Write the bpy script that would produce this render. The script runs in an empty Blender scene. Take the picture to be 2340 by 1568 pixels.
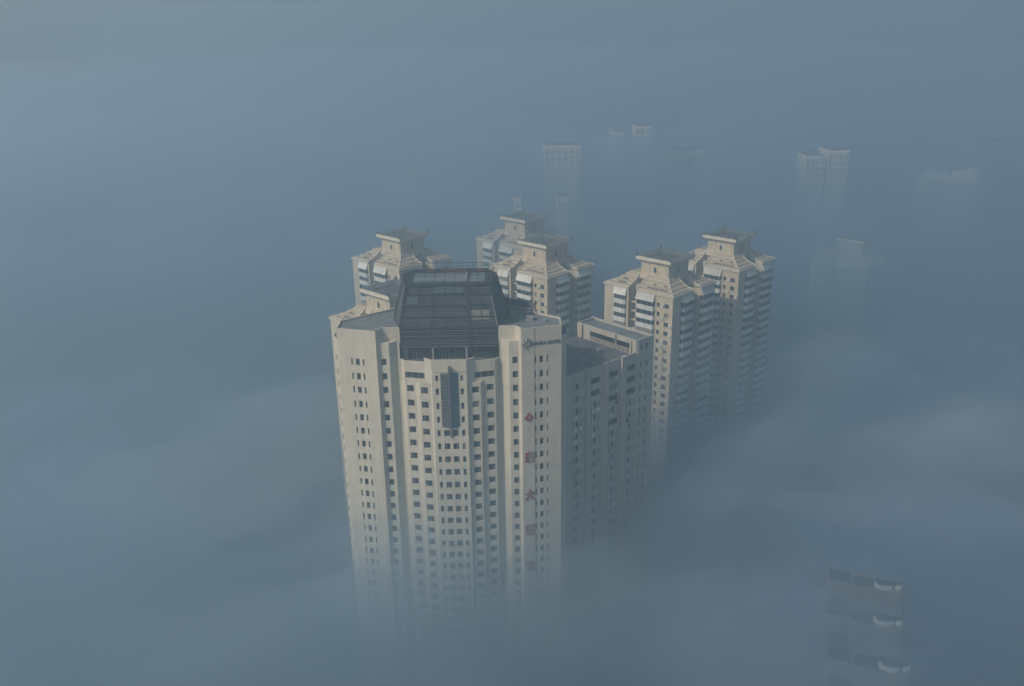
import bpy, bmesh, math, random
from mathutils import Vector, Matrix
random.seed(7)
R = math.radians
scene = bpy.context.scene
col = scene.collection

# ------------------------------------------------------------------ camera
CAM_Z = 160.0
cam_d = bpy.data.cameras.new('camera')
cam = bpy.data.objects.new('camera', cam_d)
col.objects.link(cam)
th = math.atan(2100 / 6000.0)
roll = -R(0.9)
fw = Vector((0, math.cos(th), -math.sin(th)))
rt = Vector((1, 0, 0))
up = rt.cross(fw)
r2 = (math.cos(roll) * rt + math.sin(roll) * up).normalized()
u2 = r2.cross(fw).normalized()
cam.matrix_world = Matrix(((r2.x, u2.x, -fw.x, 0), (r2.y, u2.y, -fw.y, 0), (r2.z, u2.z, -fw.z, CAM_Z), (0, 0, 0, 1)))
cam_d.sensor_width = 36
cam_d.lens = 36 * 2100 / 2340.0
cam_d.clip_start = 1
cam_d.clip_end = 6000
scene.camera = cam

# ------------------------------------------------------------------ light
SUN_EL, SUN_AZ = R(40), R(236)          # azimuth clockwise from +Y: behind the camera and to its left
sunv = Vector((math.sin(SUN_AZ) * math.cos(SUN_EL), math.cos(SUN_AZ) * math.cos(SUN_EL), math.sin(SUN_EL)))
w = bpy.data.worlds.new('World')
scene.world = w
w.use_nodes = True
nt = w.node_tree
sky = nt.nodes.new('ShaderNodeTexSky')
sky.sky_type = 'NISHITA'
sky.sun_disc = False
sky.sun_elevation = SUN_EL
sky.sun_rotation = SUN_AZ
sky.air_density = 1.2
sky.dust_density = 3.0
bg = nt.nodes['Background']
bg.inputs['Strength'].default_value = 0.10
nt.links.new(sky.outputs[0], bg.inputs[0])
sl = bpy.data.lights.new('sun', 'SUN')
sl.energy = 5.0
sl.angle = R(0.5)
sl.color = (1.0, 0.86, 0.68)
so = bpy.data.objects.new('sun', sl)
col.objects.link(so)
so.rotation_euler = (-sunv).to_track_quat('-Z', 'Y').to_euler()
so.location = (0, 0, 400)
vs = scene.view_settings
vs.view_transform = 'Standard'
vs.look = 'None'
vs.gamma = 1
vs.exposure = -0.27
scene.cycles.volume_bounces = 3
scene.cycles.max_bounces = 8

# ------------------------------------------------------------------ helpers
def mat(name, color, rough=0.8, var=0.12, scale=0.25, streak=0.0, spec=0.3, bump=0.0, metal=0.0, rand=0.0, col2=None, curtain=0.0):
    m = bpy.data.materials.new(name)
    m.use_nodes = True
    n, l = m.node_tree.nodes, m.node_tree.links
    b = n['Principled BSDF']
    b.inputs['Roughness'].default_value = rough
    b.inputs['Metallic'].default_value = metal
    b.inputs['Specular IOR Level'].default_value = spec
    tc = n.new('ShaderNodeTexCoord')
    no = n.new('ShaderNodeTexNoise')
    no.inputs['Scale'].default_value = scale
    no.inputs['Detail'].default_value = 8
    no.inputs['Roughness'].default_value = 0.65
    l.new(tc.outputs['Object'], no.inputs['Vector'])
    cr = n.new('ShaderNodeValToRGB')
    c = Vector(color)
    lo = c * (1 - var) if col2 is None else Vector(col2)
    hi = c * (1 + var)
    cr.color_ramp.elements[0].position = 0.3
    cr.color_ramp.elements[1].position = 0.7
    cr.color_ramp.elements[0].color = (*lo, 1)
    cr.color_ramp.elements[1].color = (*hi, 1)
    l.new(no.outputs['Fac'], cr.inputs['Fac'])
    out = cr.outputs['Color']
    if streak:
        mp = n.new('ShaderNodeMapping')
        mp.inputs['Scale'].default_value = (0.9, 0.9, 0.05)
        l.new(tc.outputs['Object'], mp.inputs['Vector'])
        n2 = n.new('ShaderNodeTexNoise')
        n2.inputs['Scale'].default_value = 1.0
        n2.inputs['Detail'].default_value = 6
        l.new(mp.outputs[0], n2.inputs['Vector'])
        r3 = n.new('ShaderNodeMapRange')
        r3.inputs['From Min'].default_value = 0.35
        r3.inputs['From Max'].default_value = 0.6
        r3.inputs['To Min'].default_value = 1 - streak
        r3.inputs['To Max'].default_value = 1.0
        l.new(n2.outputs['Fac'], r3.inputs['Value'])
        mx = n.new('ShaderNodeMix')
        mx.data_type = 'RGBA'
        mx.blend_type = 'MULTIPLY'
        mx.inputs['Factor'].default_value = 1.0
        l.new(out, mx.inputs[6])
        l.new(r3.outputs[0], mx.inputs[7])
        out = mx.outputs[2]
    if rand:
        oi = n.new('ShaderNodeObjectInfo')
        r3 = n.new('ShaderNodeMapRange')
        r3.inputs['To Min'].default_value = 1 - rand
        r3.inputs['To Max'].default_value = 1 + rand
        l.new(oi.outputs['Random'], r3.inputs['Value'])
        mx = n.new('ShaderNodeMix')
        mx.data_type = 'RGBA'
        mx.blend_type = 'MULTIPLY'
        mx.inputs['Factor'].default_value = 1.0
        l.new(out, mx.inputs[6])
        l.new(r3.outputs[0], mx.inputs[7])
        out = mx.outputs[2]
    if curtain:                              # some rooms have pale curtains drawn
        gt = n.new('ShaderNodeMath'); gt.operation = 'GREATER_THAN'
        gt.inputs[1].default_value = 1 - curtain
        l.new(oi.outputs['Random'], gt.inputs[0])
        mx = n.new('ShaderNodeMix')
        mx.data_type = 'RGBA'
        mx.inputs[7].default_value = (0.17, 0.17, 0.165, 1)
        l.new(gt.outputs[0], mx.inputs['Factor'])
        l.new(out, mx.inputs[6])
        out = mx.outputs[2]
    l.new(out, b.inputs['Base Color'])
    if bump:
        bp = n.new('ShaderNodeBump')
        bp.inputs['Strength'].default_value = bump
        bp.inputs['Distance'].default_value = 0.1
        l.new(no.outputs['Fac'], bp.inputs['Height'])
        l.new(bp.outputs[0], b.inputs['Normal'])
    return m

M = {
    'cream': mat('cream_plaster', (0.49, 0.45, 0.375), 0.85, 0.09, 0.35, 0.13),
    'cream_old': mat('worn_cream_tile', (0.39, 0.365, 0.315), 0.85, 0.12, 0.4, 0.14),
    'tower': mat('beige_plaster', (0.47, 0.405, 0.31), 0.85, 0.10, 0.5, 0.2),
    'tower_trim': mat('pale_trim', (0.53, 0.49, 0.41), 0.8, 0.07, 0.8, 0.12),
    'white': mat('white_panel', (0.53, 0.535, 0.51), 0.6, 0.1, 0.9, 0.2, rand=0.2),
    'tile': mat('weathered_roof_tile', (0.33, 0.285, 0.225), 0.9, 0.2, 1.2),
    'glass': mat('dark_window_glass', (0.014, 0.022, 0.034), 0.3, 0.3, 0.8, spec=0.25, rand=0.4, curtain=0.06),
    'glass_bay': mat('blue_bay_glass', (0.03, 0.075, 0.10), 0.2, 0.25, 0.3, spec=0.6),
    'glass_dark': mat('bay_glass_dark_reflection', (0.035, 0.04, 0.05), 0.25, 0.25, 0.5, spec=0.5),  # same bay glass, with the left half's darker reflection painted into the colour
    'frame': mat('window_frame', (0.24, 0.25, 0.26), 0.5, 0.05),
    'roof': mat('roof_felt', (0.085, 0.095, 0.105), 0.95, 0.35, 0.35, col2=(0.05, 0.06, 0.07)),
    'roof_light': mat('grey_roof_deck', (0.14, 0.16, 0.17), 0.95, 0.3, 0.4, col2=(0.08, 0.10, 0.115)),
    'roof_tile': mat('crown_roof_tile', (0.10, 0.12, 0.125), 0.9, 0.25, 1.0),
    'lt_wall': mat('weathered_dark_render', (0.15, 0.145, 0.14), 0.9, 0.2, 0.5),
    'lt_roof': mat('wet_dark_roof', (0.018, 0.022, 0.03), 0.9, 0.3, 0.5),
    'steel': mat('dark_steel', (0.028, 0.034, 0.042), 0.7, 0.3, 0.8),
    'slat': mat('dark_slat', (0.115, 0.125, 0.135), 0.7, 0.3, 0.6),
    'screen': mat('dusty_screen_panel', (0.06, 0.068, 0.076), 0.8, 0.4, 0.3),
    'screen_light': mat('dusty_glass_panel', (0.17, 0.16, 0.15), 0.5, 0.2, 0.8),
    'deck_glass': mat('skylight_glass', (0.09, 0.125, 0.145), 0.3, 0.2, 0.5, spec=0.5),
    'rust': mat('rusty_metal', (0.16, 0.055, 0.04), 0.8, 0.4, 1.5),
    'red': mat('faded_red_sign', (0.24, 0.05, 0.045), 0.6, 0.15, 1.5),
    'ink': mat('dark_sign_metal', (0.025, 0.028, 0.034), 0.5, 0.1, 1.0),
    'concrete': mat('grey_concrete', (0.26, 0.25, 0.235), 0.9, 0.15, 0.6, 0.15),
    'ground': mat('city_ground', (0.10, 0.105, 0.09), 0.95, 0.4, 0.03),
    'far': mat('distant_wall', (0.56, 0.50, 0.42), 0.85, 0.08, 0.2),
    'far_grey': mat('distant_grey_wall', (0.2, 0.2, 0.2), 0.85, 0.12, 0.2),
}

class MB:
    def __init__(s):
        s.v, s.f, s.m = [], [], []
    def poly(s, pts, mi=0):
        i = len(s.v)
        s.v += [tuple(p) for p in pts]
        s.f.append(tuple(range(i, i + len(pts))))
        s.m.append(mi)
    def prism(s, pts, z0, z1, mi=0, top=None, bottom=True):
        n = len(pts)
        top = top or pts
        i = len(s.v)
        s.v += [(p[0], p[1], z0) for p in pts] + [(p[0], p[1], z1) for p in top]
        for k in range(n):
            j = (k + 1) % n
            s.f.append((i + k, i + j, i + n + j, i + n + k)); s.m.append(mi)
        s.f.append(tuple(i + n + k for k in range(n))); s.m.append(mi)
        if bottom:
            s.f.append(tuple(i + k for k in reversed(range(n)))); s.m.append(mi)
    def box(s, x0, x1, y0, y1, z0, z1, mi=0):
        s.prism([(x0, y0), (x1, y0), (x1, y1), (x0, y1)], z0, z1, mi)
    def bar(s, a, b, t, mi=0, t2=None):
        a, b = Vector(a), Vector(b)
        d = (b - a)
        if d.length < 1e-6: return
        d.normalize()
        ref = Vector((0, 0, 1)) if abs(d.z) < 0.9 else Vector((0, 1, 0))
        x = d.cross(ref).normalized() * t / 2
        y = x.cross(d).normalized() * (t2 or t) / 2
        i = len(s.v)
        for p in (a, b):
            for q in (-x - y, x - y, x + y, -x + y):
                s.v.append(tuple(p + q))
        for f in ((0, 1, 5, 4), (1, 2, 6, 5), (2, 3, 7, 6), (3, 0, 4, 7), (3, 2, 1, 0), (4, 5, 6, 7)):
            s.f.append(tuple(i + k for k in f)); s.m.append(mi)
    def facade(s, A, B, z0, z1, holes=(), depth=0.25, mi=0):
        """wall from A to B (outside is on the right of the walk) with recessed openings (s0,s1,z0,z1)"""
        A, B = Vector(A), Vector(B)
        L = (B - A).length
        d = (B - A) / L
        nin = Vector((-d.y, d.x))
        P = lambda q, z, dp=0.0: (A.x + d.x * q + nin.x * dp, A.y + d.y * q + nin.y * dp, z)
        xs = sorted(set([0, L] + [h[0] for h in holes] + [h[1] for h in holes]))
        zs = sorted(set([z0, z1] + [h[2] for h in holes] + [h[3] for h in holes]))
        for i in range(len(xs) - 1):
            cx = (xs[i] + xs[i + 1]) / 2
            hs = [h for h in holes if h[0] < cx < h[1]]
            run = zs[0]
            hs.sort(key=lambda h: h[2])
            for h in hs:
                if h[2] > run:
                    s.poly([P(xs[i], run), P(xs[i + 1], run), P(xs[i + 1], h[2]), P(xs[i], h[2])], mi)
                run = h[3]
            if run < z1:
                s.poly([P(xs[i], run), P(xs[i + 1], run), P(xs[i + 1], z1), P(xs[i], z1)], mi)
        for a, b, c, e in holes:
            s.poly([P(a, c), P(b, c), P(b, c, depth), P(a, c, depth)], mi)
            s.poly([P(a, e, depth), P(b, e, depth), P(b, e), P(a, e)], mi)
            s.poly([P(a, c), P(a, c, depth), P(a, e, depth), P(a, e)], mi)
            s.poly([P(b, c, depth), P(b, c), P(b, e), P(b, e, depth)], mi)
    def extend(s, o, mtx):
        i = len(s.v)
        s.v += [tuple(mtx @ Vector(p)) for p in o.v]
        s.f += [tuple(i + k for k in f) for f in o.f]
        s.m += list(o.m)
    def mesh(s, name, mats, off=None):
        me = bpy.data.meshes.new(name)
        vv = s.v if off is None else [(a - off[0], b - off[1], c - off[2]) for a, b, c in s.v]
        me.from_pydata(vv, [], s.f)
        for m in (mats if isinstance(mats, (list, tuple)) else [mats]):
            me.materials.append(m)
        me.polygons.foreach_set('material_index', s.m)
        me.update()
        return me
    def build(s, name, mats, parent=None, off=None, label=None):
        o = bpy.data.objects.new(name, s.mesh(name, mats, off))
        col.objects.link(o)
        if parent is not None: o.parent = parent
        if label: o['label'] = label
        return o

def tag(o, label=None, cat=None, group=None, kind=None):
    if label: o['label'] = label
    if cat: o['category'] = cat
    if group: o['group'] = group
    if kind: o['kind'] = kind
    return o

def empty(name, loc, rz=0.0):
    o = bpy.data.objects.new(name, None)
    col.objects.link(o)
    o.location = loc
    o.rotation_euler = (0, 0, rz)
    o.empty_display_size = 2
    return o

def copy_tree(o, kids, parent=None):
    c = o.copy()
    col.objects.link(c)
    if parent is not None: c.parent = parent
    for ch in kids.get(o.name, []):
        copy_tree(ch, kids, c)
    return c

def child_map():
    k = {}
    for o in bpy.data.objects:
        if o.parent: k.setdefault(o.parent.name, []).append(o)
    return k

# windows: style 'side' = casement bar at one side, 'plain', 'wide' = several lights
_wcache = {}
def window_shapes(wd, ht, style):
    key = (round(wd, 2), round(ht, 2), style)
    if key in _wcache: return _wcache[key]
    p = MB(); p.box(-wd / 2, wd / 2, 0.0, 0.05, -ht / 2, ht / 2)
    f = MB(); t = 0.06
    f.box(-wd / 2, wd / 2, -0.05, -0.003, -ht / 2, -ht / 2 + t)
    f.box(-wd / 2, wd / 2, -0.05, -0.003, ht / 2 - t, ht / 2)
    f.box(-wd / 2, -wd / 2 + t, -0.05, -0.003, -ht / 2 + t, ht / 2 - t)
    f.box(wd / 2 - t, wd / 2, -0.05, -0.003, -ht / 2 + t, ht / 2 - t)
    xs = []
    if style == 'left': xs = [-wd / 2 + wd * 0.3]
    elif style == 'right': xs = [wd / 2 - wd * 0.3]
    elif style == 'wide': xs = [-wd / 2 + wd * k for k in (0.09, 0.28, 0.36, 0.64, 0.72, 0.93)]
    elif style == 'thirds': xs = [-wd / 2 + wd * k for k in (0.25, 0.5, 0.75)]
    for x in xs:
        f.box(x - 0.04, x + 0.04, -0.05, -0.003, -ht / 2 + t, ht / 2 - t)
    if style in ('left', 'right'):
        x0, x1 = (-wd / 2 + t, xs[0] - 0.04) if style == 'left' else (xs[0] + 0.04, wd / 2 - t)
        f.box(x0, x1, -0.05, -0.003, -0.03, 0.03)
    if style == 'narrow':
        f.box(-wd / 2 + t, wd / 2 - t, -0.05, -0.003, -ht * 0.2 - 0.03, -ht * 0.2 + 0.03)
    r = (p, f, p.mesh('window', M['glass']), f.mesh('frame', M['frame']))
    _wcache[key] = r
    return r

class Windows:
    """collects the windows of one building; the 100 that show largest become parts, the rest one part"""
    def __init__(s, root, depth=0.25):
        s.root, s.items, s.depth = root, [], depth
    def add(s, A, B, q, z, wd, ht, style, prio=None, depth=None):
        A, B = Vector(A), Vector(B)
        d = (B - A).normalized()
        nin = Vector((-d.y, d.x))
        p = A + d * q + nin * (s.depth if depth is None else depth)
        s.items.append((p.x, p.y, z, math.atan2(d.y, d.x), wd, ht, style, z if prio is None else prio))
        return (q - wd / 2, q + wd / 2, z - ht / 2, z + ht / 2)
    def finish(s, cap=100, frames=True):
        s.items.sort(key=lambda t: -t[7])
        ox, oy, oz = s.root.location
        rest = MB()
        for k, (x, y, z, a, wd, ht, st, _) in enumerate(s.items):
            p, f, pm, fm = window_shapes(wd, ht, st)
            if k < cap:
                o = bpy.data.objects.new('window', pm)
                col.objects.link(o); o.parent = s.root
                o.location = (x - ox, y - oy, z - oz); o.rotation_euler = (0, 0, a)
                g = bpy.data.objects.new('frame', fm)
                col.objects.link(g); g.parent = o
            else:
                mt = Matrix.Translation((x - ox, y - oy, z - oz)) @ Matrix.Rotation(a, 4, 'Z')
                rest.extend(p, mt)
                f2 = MB(); f2.v, f2.f, f2.m = f.v, f.f, [1] * len(f.m)
                rest.extend(f2, mt)
        if rest.f:
            o = rest.build('window', [M['glass'], M['frame']], s.root)
            o['kind'] = 'stuff'

# ------------------------------------------------------------------ ground
g = MB()
g.poly([(-3000, -1500, 0), (3500, -1500, 0), (3500, 5000, 0), (-3000, 5000, 0)])
tag(g.build('ground', M['ground']), kind='structure')

# ------------------------------------------------------------------ the hotel tower
HX, HY = -14.1, 200.0
hotel = empty('hotel_tower', (HX, HY, 0))
tag(hotel, 'cream hotel tower with dark slatted rooftop frame and red vertical characters, nearest building', 'hotel')
OFF = (HX, HY, 0)
def sp(s_, y): return (HX + s_, y)
rows = [81.87, 78.35, 75.03, 71.67, 68.35, 65.05, 61.8, 58.5, 55.35, 52.2, 49.1, 46.0, 42.9, 39.8, 36.7, 33.6, 30.5, 27.4, 24.3, 21.2, 18.1, 15.0, 11.9, 8.8]
wallm = MB()
HW = Windows(hotel)
def mir(pts): return [(-a, b) for a, b in reversed(pts)]
lower_r = [(3.9, 190.8), (4.3, 191.5), (6.9, 191.9), (7.65, 192.7), (10.2, 193.15), (11.2, 194.5), (11.7, 194.55)]
lower = mir(lower_r) + lower_r
ZL = 83.7
for i in range(len(lower) - 1):
    a, b = lower[i], lower[i + 1]
    A, B = Vector(sp(*a)), Vector(sp(*b))
    L = (B - A).length
    mid = (a[0] + b[0]) / 2
    holes = []
    ht_cap = 92.5 if abs(mid) > 11.2 else ZL
    if abs(mid) < 1:                          # centre bay
        for z in rows:
            if z < 73:
                for s0 in (-1.0, 1.0):
                    holes.append(HW.add(A, B, 3.9 + s0, z, 1.3, 1.58, 'left' if s0 < 0 else 'right'))
        for z in rows:
            for s0 in (-2.8, 2.8):
                holes.append(HW.add(A, B, 3.9 + s0, z, 0.72, 1.55, 'narrow'))
    elif 4.5 < abs(mid) < 6.5:
        for z in rows:
            q = L / 2 + (0.15 if mid > 0 else -0.15)
            holes.append(HW.add(A, B, q, z, 1.58, 1.55, 'right' if mid > 0 else 'left'))
    elif 8 < abs(mid) < 10:
        for z in rows:
            q = L / 2 + (0.1 if mid > 0 else -0.1)
            holes.append(HW.add(A, B, q, z + 0.1, 1.56, 1.55, 'right' if mid > 0 else 'left'))
    wallm.facade(A, B, 0, ht_cap, holes)
# ledge on top of the stepped bays
wallm.poly([(HX + a, b, ZL) for a, b in lower[1:-1]] + [(HX + 11.7, 198, ZL), (HX - 11.7, 198, ZL)])
# top storey of the bow
up_r = [(3.9, 190.8), (5.5, 192.15), (10.2, 193.3), (11.3, 194.75)]
# centre panel continues flush, parapet 89.5
A, B = Vector(sp(-3.9, 190.8)), Vector(sp(3.9, 190.8))
hl = [HW.add(A, B, 3.9 + q, 85.1, 0.66, 1.4, 'narrow') for q in (-2.8, 2.8)]
wallm.facade(A, B, ZL, 89.5, hl)
for sg in (-1, 1):
    pts = up_r if sg > 0 else mir(up_r)
    for i in range(3):
        a, b = pts[i], pts[i + 1]
        A, B = Vector(sp(*a)), Vector(sp(*b))
        L = (B - A).length
        mid = abs((a[0] + b[0]) / 2)
        holes = []
        if 6 < mid < 9:
            holes = [HW.add(A, B, L / 2 + sg * 0.0, 85.2, 4.6, 1.5, 'wide')]
        wallm.facade(A, B, ZL, 89.5 if mid < 5 else 88.6, holes)
# terrace floor and the inner side of the parapet
tr = MB()
pl = mir(up_r) + up_r
tr.poly([(HX + a * 0.985, b + 0.3, 88.05) for a, b in pl] + [(HX + 11.0, 199, 88.05), (HX - 11.0, 199, 88.05)])
tr.build('terrace', M['roof'], hotel, OFF)
for i in range(len(pl) - 1):
    a, b = pl[i], pl[i + 1]
    mid = abs((a[0] + b[0]) / 2)
    z1 = 89.5 if mid < 5 else 88.6
    wallm.poly([(HX + a[0] * .985, a[1] + .3, 88), (HX + b[0] * .985, b[1] + .3, 88), (HX + b[0] * .985, b[1] + .3, z1), (HX + a[0] * .985, a[1] + .3, z1)])
    wallm.poly([(HX + a[0], a[1], z1), (HX + b[0], b[1], z1), (HX + b[0] * .985, b[1] + .3, z1), (HX + a[0] * .985, a[1] + .3, z1)])
# string course above the glass bay
wallm.box(HX - 3.7, HX + 3.7, 190.66, 190.797, 86.75, 86.9)
# end cheeks of the parapet step
for sg in (-1, 1):
    wallm.box(min(HX + sg * 5.42, HX + sg * 5.6), max(HX + sg * 5.42, HX + sg * 5.6), 192.2, 192.6, 88.55, 89.49)

# wings, mirrored about the centre of the bow
SIGN_A, SIGN_B = (16.16, 192.77), (25.27, 195.5)
for sg in (1, -1):
    def W(a, b, z0, z1, holes_fn=None):
        A, B = (sp(a[0], a[1]), sp(b[0], b[1])) if sg > 0 else (sp(-b[0], b[1]), sp(-a[0], a[1]))
        A, B = Vector(A), Vector(B)
        hs = holes_fn(A, B, (B - A).length) if holes_fn else []
        wallm.facade(A, B, z0, z1, hs)
    W((11.7, 194.55), (13.4, 193.35), 0, 92.77)
    def f1(A, B, L):
        out = []
        for z in [88.2, 84.75] + [x - 0.45 for x in rows]:
            q = 1.35 if sg > 0 else L - 1.35
            out.append(HW.add(A, B, q, z, 1.2, 1.6, 'right' if sg > 0 else 'left'))
        return out
    W((13.4, 193.35), (15.54, 193.55), 0, 92.77, f1)
    W((15.54, 193.55), (16.16, 192.77), 0, 92.77)
    W((10.9, 194.75), (14.77, 194.6), 92.0, 96.0)
    W((14.77, 194.6), (16.16, 192.77), 92.6, 96.0)
    wallm.poly([(HX + sg * a, b, 92.77) for a, b in [(11.7, 194.55), (13.4, 193.35), (15.54, 193.55), (16.16, 192.77), (16.3, 195.5), (11.5, 195.5)]])
    def f2(A, B, L):
        out = []
        for z in [88.1, 84.6] + [x - 0.55 for x in rows]:
            for q, wd in ((3.3, 0.4), (4.72, 0.9), (6.15, 0.4)):
                qq = q if sg > 0 else L - q
                out.append(HW.add(A, B, qq, z, wd, 1.62, 'narrow' if wd < .5 else 'plain'))
        return out
    W(SIGN_A, SIGN_B, 0, 95.75, f2)
    # end and back of the wing
    e = [(25.27, 195.5), (25.27, 201.0), (12.2, 211.7)]
    for i in range(2):
        a, b = e[i], e[i + 1]
        wallm.poly([(HX + sg * a[0], a[1], 0), (HX + sg * b[0], b[1], 0), (HX + sg * b[0], b[1], 95.75), (HX + sg * a[0], a[1], 95.75)])
    wallm.poly([(HX + sg * 10.9, 194.75, 92), (HX + sg * 10.9, 197.5, 92), (HX + sg * 10.9, 197.5, 96), (HX + sg * 10.9, 194.75, 96)])
    # coping slabs along the wing roof edge
    cp = [(10.9, 194.75), (14.77, 194.6), (16.16, 192.77), (25.27, 195.5), (25.27, 201.0), (12.2, 211.7)]
    for i in range(5):
        a, b = Vector(sp(sg * cp[i][0], cp[i][1])), Vector(sp(sg * cp[i + 1][0], cp[i + 1][1]))
        zt = 96.0 if i < 2 else 95.75
        d = (b - a).normalized(); n_ = Vector((-d.y, d.x)) * sg * 0.28
        wallm.poly([(a.x, a.y, zt), (b.x, b.y, zt), (b.x + n_.x, b.y + n_.y, zt), (a.x + n_.x, a.y + n_.y, zt)])
        wallm.poly([(a.x + n_.x, a.y + n_.y, zt), (b.x + n_.x, b.y + n_.y, zt), (b.x + n_.x, b.y + n_.y, zt - 0.6), (a.x + n_.x, a.y + n_.y, zt - 0.6)])
    rf = MB()
    rf.poly([(HX + sg * a, b, 95.35) for a, b in [(10.9, 195.0), (14.9, 194.9), (16.3, 193.2), (25.0, 195.7), (25.0, 200.9), (12.2, 211.3), (9.0, 211.3), (9.0, 197)]])
    if sg > 0:
        for (x, y, w_, h_) in ((18.3, 200.5, 1.5, .9), (21.5, 199.2, .8, .6), (14.5, 203.5, 1.2, 1.0)):
            vb = MB(); vb.box(HX + x - w_ / 2, HX + x + w_ / 2, y - w_ / 2, y + w_ / 2, 95.36, 95.36 + h_)
            vb.build('roof_vent', M['concrete'], hotel, OFF)
    rf.build('roof', M['roof_light'], hotel, OFF)
    # narrow recessed volume at the outer end
    A, B = sp(sg * 25.25, 196.7), sp(sg * 26.6, 199.3)
    if sg < 0: A, B = B, A
    hs = [HW.add(A, B, 0.95, z - 0.5, 0.6, 1.5, 'plain') for z in [88.2, 84.7] + rows]
    wallm.facade(A, B, 0, 92.7, hs)
    wallm.poly([(HX + sg * 26.6, 199.3, 0), (HX + sg * 26.6, 204.5, 0), (HX + sg * 26.6, 204.5, 92.7), (HX + sg * 26.6, 199.3, 92.7)])
    wallm.poly([(HX + sg * 26.6, 204.5, 0), (HX + sg * 22.0, 207.0, 0), (HX + sg * 22.0, 207.0, 92.7), (HX + sg * 26.6, 204.5, 92.7)])
    cap = MB()
    cap.poly([(HX + sg * a, b, 92.5) for a, b in [(25.3, 196.9), (26.5, 199.4), (26.5, 204.4), (22.0, 206.9), (22.0, 203.5), (25.3, 201)]])
    cap.build('roof', M['roof'], hotel, OFF)
for sg in (1,):
    pr_ = MB()
    a, b = (12.4, 211.3), (19.6, 205.3)
    pr_.bar((HX + a[0], a[1], 97.1), (HX + b[0], b[1], 97.1), 0.5, t2=1.3)
    pr_.build('rear_screen', M['roof'], hotel, OFF)
    pr_ = MB()
    pr_.bar((HX + a[0], a[1] - .4, 96.15), (HX + b[0] - 2, b[1] + 1.3, 96.15), 0.3, t2=.5)
    pr_.build('ledge', M['concrete'], hotel, OFF)
# back of the hotel
wallm.poly([(HX - 12.2, 211.7, 0), (HX + 12.2, 211.7, 0), (HX + 12.2, 211.7, 95.75), (HX - 12.2, 211.7, 95.75)])
# stains on the upper box
wall_o = wallm.build('wall', M['cream'], hotel, OFF)
HW.finish(100)

# projecting prow-shaped glass bay
gb = MB()
zt, zb = 86.35, 73.35
ap = (HX, 189.95)
gb.poly([(HX - 2.0, 190.79, zb), (ap[0], ap[1], zb), (ap[0], ap[1], zt), (HX - 2.0, 190.79, zt)], 0)
gb.poly([(ap[0], ap[1], zb), (HX + 2.0, 190.79, zb), (HX + 2.0, 190.79, zt), (ap[0], ap[1], zt)], 1)
gb.poly([(HX - 2.0, 190.79, zt), (ap[0], ap[1], zt), (HX + 2.0, 190.79, zt)], 1)
gb.poly([(HX - 2.0, 190.79, zb), (HX + 2.0, 190.79, zb), (ap[0], ap[1], zb)], 1)
bay = gb.build('glass_bay', [M['glass_dark'], M['glass_bay']], hotel, OFF)
bf = MB()
for k in range(15):
    z = zb + 0.4 + k * 0.88
    bf.bar((HX - 2.0, 190.77, z), (HX - .03, 189.93, z), 0.05)
    if k % 4 == 1:
        bf.bar((HX + .03, 189.93, z), (HX + 2.0, 190.77, z), 0.035)
bf.bar((HX, 189.92, zb - 0.1), (HX, 189.92, zt + 0.1), 0.09)
bf.bar((HX - 2.0, 190.75, zb), (HX - 2.0, 190.75, zt), 0.09)
bf.bar((HX + 2.0, 190.75, zb), (HX + 2.0, 190.75, zt), 0.09)
bf.build('frame', M['frame'], bay, OFF)
fn = MB()
fn.box(HX - 0.2, HX + 0.25, 189.8, 190.79, 86.4, 88.0)
fn.box(HX - 0.25, HX + 0.25, 190.5, 190.79, 70.7, 73.3)
fn.build('fin', M['slat'], hotel, OFF)

# ---- slatted steel frame on the roof
fr = MB()
def HP(s_, y, z): return (HX + s_, y, z)
ZK, ZD, ZB0 = 95.85, 105.1, 91.1
knee = [(-11.0, 194.8), (11.0, 194.8), (12.7, 200.9), (13.3, 206.5), (11.0, 210.5), (-11.0, 210.5), (-13.3, 206.5), (-12.7, 200.9)]
deck = [(-9.3, 196.9), (9.3, 196.9), (10.1, 201.0), (10.7, 205.2), (9.0, 208.5), (-9.0, 208.5), (-10.7, 205.2), (-10.1, 201.0)]
for i in range(8):
    j = (i + 1) % 8
    k0, k1, d0, d1 = knee[i], knee[j], deck[i], deck[j]
    if i != 0:
        fr.poly([HP(*k0, 92.0), HP(*k1, 92.0), HP(*k1, ZK), HP(*k0, ZK)])
        fr.poly([HP(*k0, ZK), HP(*k1, ZK), HP(*d1, ZD), HP(*d0, ZD)])
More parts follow.
